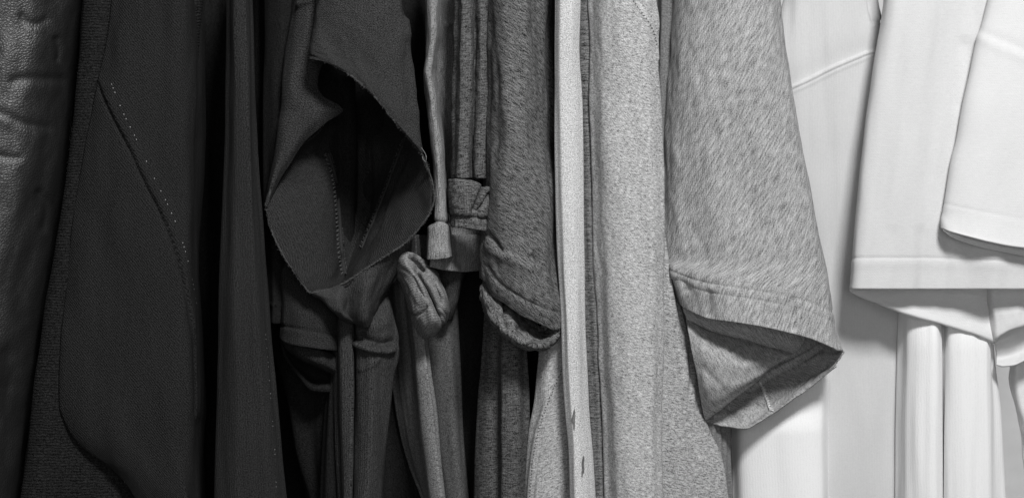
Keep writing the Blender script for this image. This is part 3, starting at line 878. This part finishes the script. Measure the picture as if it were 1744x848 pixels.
# ------------------------------------------------------------------ grey marl t-shirt T
g = thing('marl_tshirt', 'grey streaked marl t-shirt with a wide short sleeve, its hem hanging open', 't-shirt', 1260, T0)
rows = []
for y, l, r in [(T0, 1118, 1160), (0, 1116, 1160), (200, 1112, 1150), (424, 1114, 1150), (520, 1140, 1172), (620, 1160, 1200), (720, 1180, 1241), (760, 1190, 1241), (848, 1196, 1243), (B0, 1200, 1244)]:
    rows.append((y, [l, -10, l * .6 + r * .4, 14, r + 30 if y < 500 else r, -20 if y < 500 else -12]))
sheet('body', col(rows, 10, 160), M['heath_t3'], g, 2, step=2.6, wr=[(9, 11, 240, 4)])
E_ = [  # y, left, right edge
    (T0, 1152, 1312), (0, 1150, 1325), (40, 1149, 1330), (85, 1147, 1337), (130, 1145, 1344), (230, 1141, 1361), (370, 1136, 1386), (440, 1134, 1402)]
rows = []
for y, l, r in E_:
    rows.append(R(y, l - 6, -40, l - 6, 20, l + 6, 50, l + (r - l) * .22, 84, l + (r - l) * .45, 104, l + (r - l) * .7, 104, l + (r - l) * .88, 88, r - 4, 62, r, 40, r - 3, -20))
rows.append([(1132, 450, -20), (1133, 452, 30), (1140, 456, 56), (1186, 470, 92), (1240, 482, 114), (1305, 490, 118), (1370, 500, 100), (1410, 508, 70), (1416, 506, 44), (1412, 504, -10)])
rows.append([(1148, 490, 0), (1149, 492, 30), (1155, 496, 58), (1196, 518, 96), (1250, 530, 120), (1312, 540, 124), (1376, 556, 104), (1419, 568, 72), (1426, 562, 44), (1422, 560, 0)])
rows.append([(1157, 512, 20), (1158, 516, 36), (1163, 521, 58), (1200, 541, 98), (1255, 549, 122), (1318, 560, 126), (1382, 577, 104), (1428, 596, 72), (1436, 597, 48), (1434, 596, 20)])
hs1 = [(1140, 459), (1158, 468), (1200, 481), (1260, 491), (1320, 500), (1375, 514), (1420, 532)]
hs2 = [(1143, 474), (1165, 483), (1200, 496), (1260, 506), (1320, 516), (1375, 531), (1426, 552)]
b = sheet('sleeve', rows, M['heath_t'], g, 1.8, step=2.2, wr=[(6, 80, 260, 7), (2, 24, 60, 3)],
          rel=[(hs1, 2.6, -1.5, 'g'), ([(x, y + 8) for x, y in hs1], 6, 1.0, 'g'), (hs2, 2.0, -1.0, 'g'),
               ([(1150, 470), (1163, 482), (1172, 500)], 7, -4, 'g_f'), ([(1345, 505), (1350, 540), (1352, 566)], 9, -4, 'g_f'),
               ([(1210, 490), (1206, 515), (1204, 542)], 9, -3, 'g_f')])
stitches('hem_stitching', b, [hs1, hs2], M['thread_l'], g, 6, 4.4, .65, .7, seed=2)
# inside of the back half of the sleeve, with its turned hem
rows = [[(1190, 520, -10), (1230, 530, -16), (1290, 545, -16), (1350, 555, -10), (1400, 570, 10), (1430, 590, 36), (1435, 596, 44)],
        [(1192, 600, -20), (1235, 610, -36), (1290, 612, -42), (1350, 606, -30), (1398, 596, 0), (1430, 598, 38), (1436, 599, 46)],
        [(1195, 680, -10), (1238, 676, -26), (1290, 655, -36), (1345, 628, -26), (1392, 612, 6), (1428, 604, 40), (1435, 602, 46)],
        [(1197, 702, 6), (1240, 704, 0), (1300, 685, -6), (1352, 653, -2), (1398, 630, 18), (1424, 614, 40), (1430, 611, 45)],
        [(1198, 714, 14), (1238, 725, 18), (1268, 728, 20), (1310, 705, 22), (1360, 670, 26), (1408, 636, 34), (1424, 622, 42)],
        [(1199, 716, 16), (1239, 727, 20), (1270, 729, 22), (1312, 706, 24), (1362, 671, 28), (1410, 637, 36), (1425, 624, 44)]]
hi = [(1282, 668), (1300, 652), (1330, 635), (1362, 618), (1388, 604), (1402, 592)]
bi = sheet('sleeve_inside', rows, M['heath_t2'], g, 1.8, step=2.2, wr=[(3, 40, 40, 7)],
           rel=[([(x - 4, y - 8) for x, y in hi], 3, 3, 'g'), ([(1236, 692), (1250, 704), (1262, 722)], 5, -6, 'g_f'), (hi, 3, -1.5, 'g')])
stitches('hem_stitching', bi, [[(x, y) for x, y in hi]], M['thread_l'], g, 4, 6, .6, .8, zig=5)
stitches('side_seam', bi, [[(1292, 648), (1299, 660), (1306, 680), (1313, 697), (1318, 704)]], M['linen'], g, 2.4, 3.2, 1.7, 3.5, zig=3.2)
# a fold of the underarm hanging just inside the hem, with a rounded lip
rows = [[(1163, 524, 40), (1200, 532, 64), (1255, 536, 78), (1312, 548, 80), (1350, 562, 70), (1372, 574, 50)],
        [(1166, 532, 44), (1200, 545, 64), (1255, 556, 74), (1308, 570, 74), (1342, 584, 66), (1364, 590, 50)],
        [(1170, 541, 46), (1212, 559, 64), (1264, 572, 72), (1310, 585, 70), (1340, 593, 62), (1356, 598, 50)],
        [(1172, 545, 42), (1213, 563, 58), (1266, 576, 66), (1311, 589, 64), (1339, 597, 56), (1353, 602, 46)],
        [(1173, 543, 30), (1213, 560, 42), (1266, 573, 48), (1311, 586, 46), (1338, 596, 42), (1350, 602, 38)]]
sheet('hem_fold', rows, M['heath_t2'], g, 1.8, step=2.0, wr=[(2, 40, 30, 2)])
# the outer back layer folded forward into the opening
rows = [[(1166, 530, 14), (1195, 540, 20), (1235, 552, 16), (1280, 566, 6), (1325, 582, 4), (1356, 592, 14)],
        [(1169, 548, 40), (1196, 560, 46), (1236, 574, 40), (1281, 584, 18), (1325, 594, 14), (1356, 600, 20)],
        [(1173, 570, 60), (1197, 583, 70), (1234, 594, 70), (1275, 604, 44), (1316, 606, 26), (1348, 604, 24)],
        [(1180, 606, 66), (1201, 616, 80), (1230, 622, 84), (1265, 626, 72), (1303, 621, 44), (1334, 614, 28)],
        [(1189, 652, 60), (1205, 657, 76), (1228, 656, 80), (1255, 652, 74), (1288, 642, 54), (1312, 628, 34)],
        [(1199, 700, 38), (1212, 694, 52), (1228, 686, 58), (1248, 674, 58), (1270, 660, 50), (1294, 643, 38)],
        [(1202, 713, 28), (1216, 703, 40), (1232, 691, 46), (1250, 678, 48), (1270, 663, 44), (1291, 646, 36)],
        [(1204, 712, 16), (1217, 702, 24), (1233, 690, 28), (1250, 677, 30), (1269, 662, 28), (1289, 646, 24)]]
sheet('sleeve_back', rows, M['heath_t2'], g, 1.8, step=2.0, wr=[(3, 40, 50, 2)],
      rel=[([(1262, 580), (1250, 592), (1238, 600)], 4, -4, 'g_f'), ([(1190, 620), (1220, 650), (1240, 672)], 7, -2.5, 'g_f')])

# ------------------------------------------------------------------ white ribbed top X
g = thing('ribbed_sweater', 'bright white ribbed knit sweater hanging directly below the grey marl sleeve', 'sweater', 1330, 560)
rows = [(y, [l, -72 - q, l + 24, -42 - q, l + 70, -22 - q, l + 125, -12 - q * .6, l + 155, -20 - q * .4, r, -58 - q * .2]) for y, l, r, q in
        [(560, 1240, 1419, 34), (650, 1240, 1418, 30), (700, 1241, 1417, 14), (740, 1241, 1416, 0), (848, 1243, 1415, 0), (B0, 1244, 1414, 0)]]
sheet('body', col(rows, 12, 160), M['white_x'], g, 2.4, step=3, wr=[(3, 60, 260, 4)])

# ------------------------------------------------------------------ off-white t-shirt U
g = thing('offwhite_tshirt', 'off-white t-shirt with a slanted raised shoulder seam, right of the grey marl sleeve', 't-shirt', 1430, T0)
rows = []
for y, l, r in [(T0, 1346, 1484), (0, 1336, 1490), (42, 1325, 1499), (100, 1310, 1506), (300, 1296, 1510), (500, 1296, 1530), (640, 1300, 1545), (848, 1300, 1550), (B0, 1300, 1552)]:
    q = 28 * min(1, max(0, (460 - y) / 250))
    rows.append((y, [l, -74 + q, l + 30, -64 + q, 1400, -60 + q, 1440, -60 + q, 1475, -62 + q, r, -70 + q]))
us = [(1335, 155), (1344, 150), (1380, 133), (1420, 113), (1455, 98), (1480, 88), (1505, 82)]
b = sheet('body', col(rows, 12, 160), M['white_u'], g, 1.8, step=1.9, wr=[(5, 50, 300, 4), (1.2, 26, 120, 7)],
          rel=[(us[::-1], 24, 3.2, 'step'), ([(x, y + 2) for x, y in us], 2.0, -3.6, 'g'), ([(x + 2, y + 9) for x, y in us], 3, -1.2, 'g'),
               ([(1482, -20), (1489, 10), (1494, 40)], 4, -8, 'g_f'), ([(1474, -20), (1483, 14), (1490, 44)], 6, 6, 'g_f')])
stitches('seam_stitching', b, [[(x + 2, y + 9) for x, y in us]], M['white_u'], g, 6, 3.5, .55, .5)

# ------------------------------------------------------------------ white t-shirt V
g = thing('white_tshirt', 'white t-shirt with a broad straight hemmed sleeve, partly under the brightest sleeve', 't-shirt', 1590, T0)
rows = []
for y, l in [(T0, 1512), (0, 1506), (42, 1501), (85, 1494.5), (127, 1488), (198, 1478), (238, 1474), (300, 1467), (360, 1461), (420, 1454.5), (450, 1451), (480, 1447.5), (492, 1446)]:
    rows.append(R(y, l + 6, -120, l + 2, -10, l, 14, l + 5, 32, l + 22, 44, l + 70, 52, l + 130, 40, l + 190, 46, 1700, 58, 1760, 56, 1830, 50))
hv = [(1450, 440), (1500, 439), (1560, 439), (1640, 441), (1744, 446), (1820, 450)]
b = sheet('sleeve', rows, M['white_v'], g, 1.8, step=2.4, wr=[(6, 60, 400, 4), (1.0, 30, 120, 7)],
          rel=[(hv, 2.6, -1.2, 'g'), ([(x, y + 10) for x, y in hv], 9, 0.8, 'g'), ([(1565, 380), (1568, 450), (1566, 520)], 9, -2, 'g_f'),
               ([(1608, 390), (1610, 450), (1606, 520)], 10, -2, 'g_f'), ([(1520, 380), (1522, 450), (1520, 520)], 10, -1.2, 'g_f'),
               ([(1640, 60), (1650, 120), (1640, 200)], 14, -3, 'g_f')])
stitches('hem_stitching', b, [[(x, y - 2) for x, y in hv], [(x, y + 5) for x, y in hv]], M['thread_v'], g, 6, 4, .6, .6)
rows = [[(1450, 470, 14), (1500, 470, -10), (1560, 470, -16), (1620, 472, -14), (1660, 474, -10), (1684, 476, -6)],
        [(1447, 491, 14), (1500, 492, 0), (1560, 495, -6), (1620, 498, -4), (1660, 500, -2), (1686, 500, -6)],
        [(1447, 493, 14), (1498, 508, 8), (1555, 524, 6), (1610, 538, 6), (1655, 545, 6), (1690, 545, 0)],
        [(1447, 495, 14), (1495, 515, 12), (1550, 535, 12), (1606, 551, 12), (1655, 566, 14), (1694, 580, 10)],
        [(1448, 496, 10), (1495, 517, 8), (1550, 537, 8), (1606, 553, 8), (1655, 568, 10), (1694, 584, 6)]]
bi = sheet('sleeve_inside', rows, M['white_v'], g, 1.8, step=2.4, wr=[(2, 40, 40, 7)], rel=[([(1600, 494), (1640, 498), (1684, 508)], 3, -3, 'g_f')])
rows = [[(1683, 470, -8), (1692, 470, 14), (1720, 470, 6), (1760, 470, 0), (1820, 470, -10)],
        [(1684, 500, -6), (1693, 502, 16), (1720, 504, 12), (1760, 500, 6), (1820, 490, -4)],
        [(1687, 545, 0), (1697, 543, 20), (1720, 538, 22), (1760, 525, 14), (1820, 510, 0)],
        [(1692, 580, 8), (1700, 570, 22), (1720, 560, 24), (1760, 545, 16), (1820, 525, 0)],
        [(1696, 588, -8), (1703, 584, -14), (1722, 574, -16), (1760, 558, -20), (1820, 540, -20)],
        [(1697, 606, -22), (1706, 606, -24), (1724, 602, -26), (1760, 590, -28), (1820, 575, -30)],
        [(1697, 621, -4), (1708, 625, -2), (1724, 622, -2), (1760, 607, -8), (1820, 595, -20)]]
sheet('sleeve_underarm', rows, M['white_v'], g, 1.8, step=2.4, wr=[(3, 30, 40, 7)])
rows = []
for y, l, c, r, q in [(500, 1533, 1606, 1690, 46), (540, 1532, 1606, 1690, 8), (600, 1531, 1606, 1692, 0), (702, 1528, 1606, 1700, 0), (780, 1527, 1606, 1704, 0), (848, 1526, 1606, 1708, 0), (B0, 1525, 1607, 1711, 0)]:
    rows.append((y, [l, -50 - q, l + 12, -26 - q, l + 40, 0 - q, c - 16, 8 - q, c - 5, -4 - q, c, -36 - q, c + 7, -8 - q, c + 34, 8 - q, c + 74, 6 - q, r, -26 - q]))
sheet('body', col(rows, 12, 160), M['white_x'], g, 2, step=2.6, wr=[(5, 30, 340, 4), (.5, 14, 160, 6)])

# ------------------------------------------------------------------ brightest white t-shirt W
g = thing('white_tshirt', 'brightest white t-shirt whose hemmed sleeve hangs in front at the far right', 't-shirt', 1700, T0)
rows = []
for y, l in [(T0, 1700), (0, 1685), (37, 1676), (57, 1669), (122, 1654), (181, 1640), (238, 1630), (280, 1620), (330, 1612), (360, 1607)]:
    rows.append(R(y, l + 6, -20, l + 1, 50, l, 72, l + 6, 84, l + 30, 94, l + 80, 100, l + 140, 102, l + 220, 98))
rows.append([(1611, 380, 10), (1606, 378, 54), (1604.5, 378, 74), (1611, 384, 88), (1634, 394, 98), (1684, 404, 104), (1744, 412, 106), (1824, 416, 100)])
rows.append([(1611, 390, 20), (1607, 388, 56), (1605, 388, 76), (1612, 392, 90), (1634, 399, 100), (1684, 412, 106), (1744, 422, 108), (1824, 428, 102)])
hw = [(1609, 347), (1640, 354), (1690, 364), (1744, 374), (1810, 384)]
b = sheet('sleeve', nearer(rows, -20), M['white_w'], g, 1.8, step=2.4, wr=[(4, 90, 300, 9), (.7, 30, 90, 7)],
          rel=[([(1666, 50), (1690, 62), (1720, 74), (1760, 92)], 8, -.8, 'g'), ([(1664, 62), (1690, 77), (1720, 90), (1760, 106)], 9, .9, 'g'), (hw, 3, -.5, 'g')])
stitches('hem_stitching', b, [hw], M['white_w'], g, 6, 4, .55, .5)
rows = [[(1606, 388, 60), (1625, 392, 66), (1658, 400, 68), (1707, 408, 68), (1744, 414, 68), (1824, 424, 66)],
        [(1607, 391, 62), (1621, 400, 74), (1653, 412, 78), (1702, 424, 80), (1744, 432, 80), (1824, 442, 76)],
        [(1608, 392, 58), (1622, 402, 70), (1654, 414, 74), (1702, 426, 76), (1744, 434, 76), (1824, 444, 72)]]
sheet('sleeve_inside', nearer(rows, -6), M['white_w'], g, 2.4, step=2.4)

# ------------------------------------------------------------------ wavy white garment at lower right
g = thing('white_blouse', 'white blouse with a rippled edge peeking in at the lower right corner', 'blouse', 1780, 560, -80)
rows = []
for y, l, k in [(560, 1726, 0), (600, 1722, 4), (640, 1720, -6), (670, 1725, 4), (696, 1731, 8), (726, 1738, 0), (764, 1743, -6), (800, 1746, 4), (B0, 1750, 0)]:
    rows.append((y, [l, -70 + k * .4, l + 12, -58, l + 30, -56, l + 60, -52, l + 110, -60]))
sheet('body', col(rows, 8, 80), M['white_w'], g, 1.6, step=2.4, wr=[(3, 30, 60, 4)])
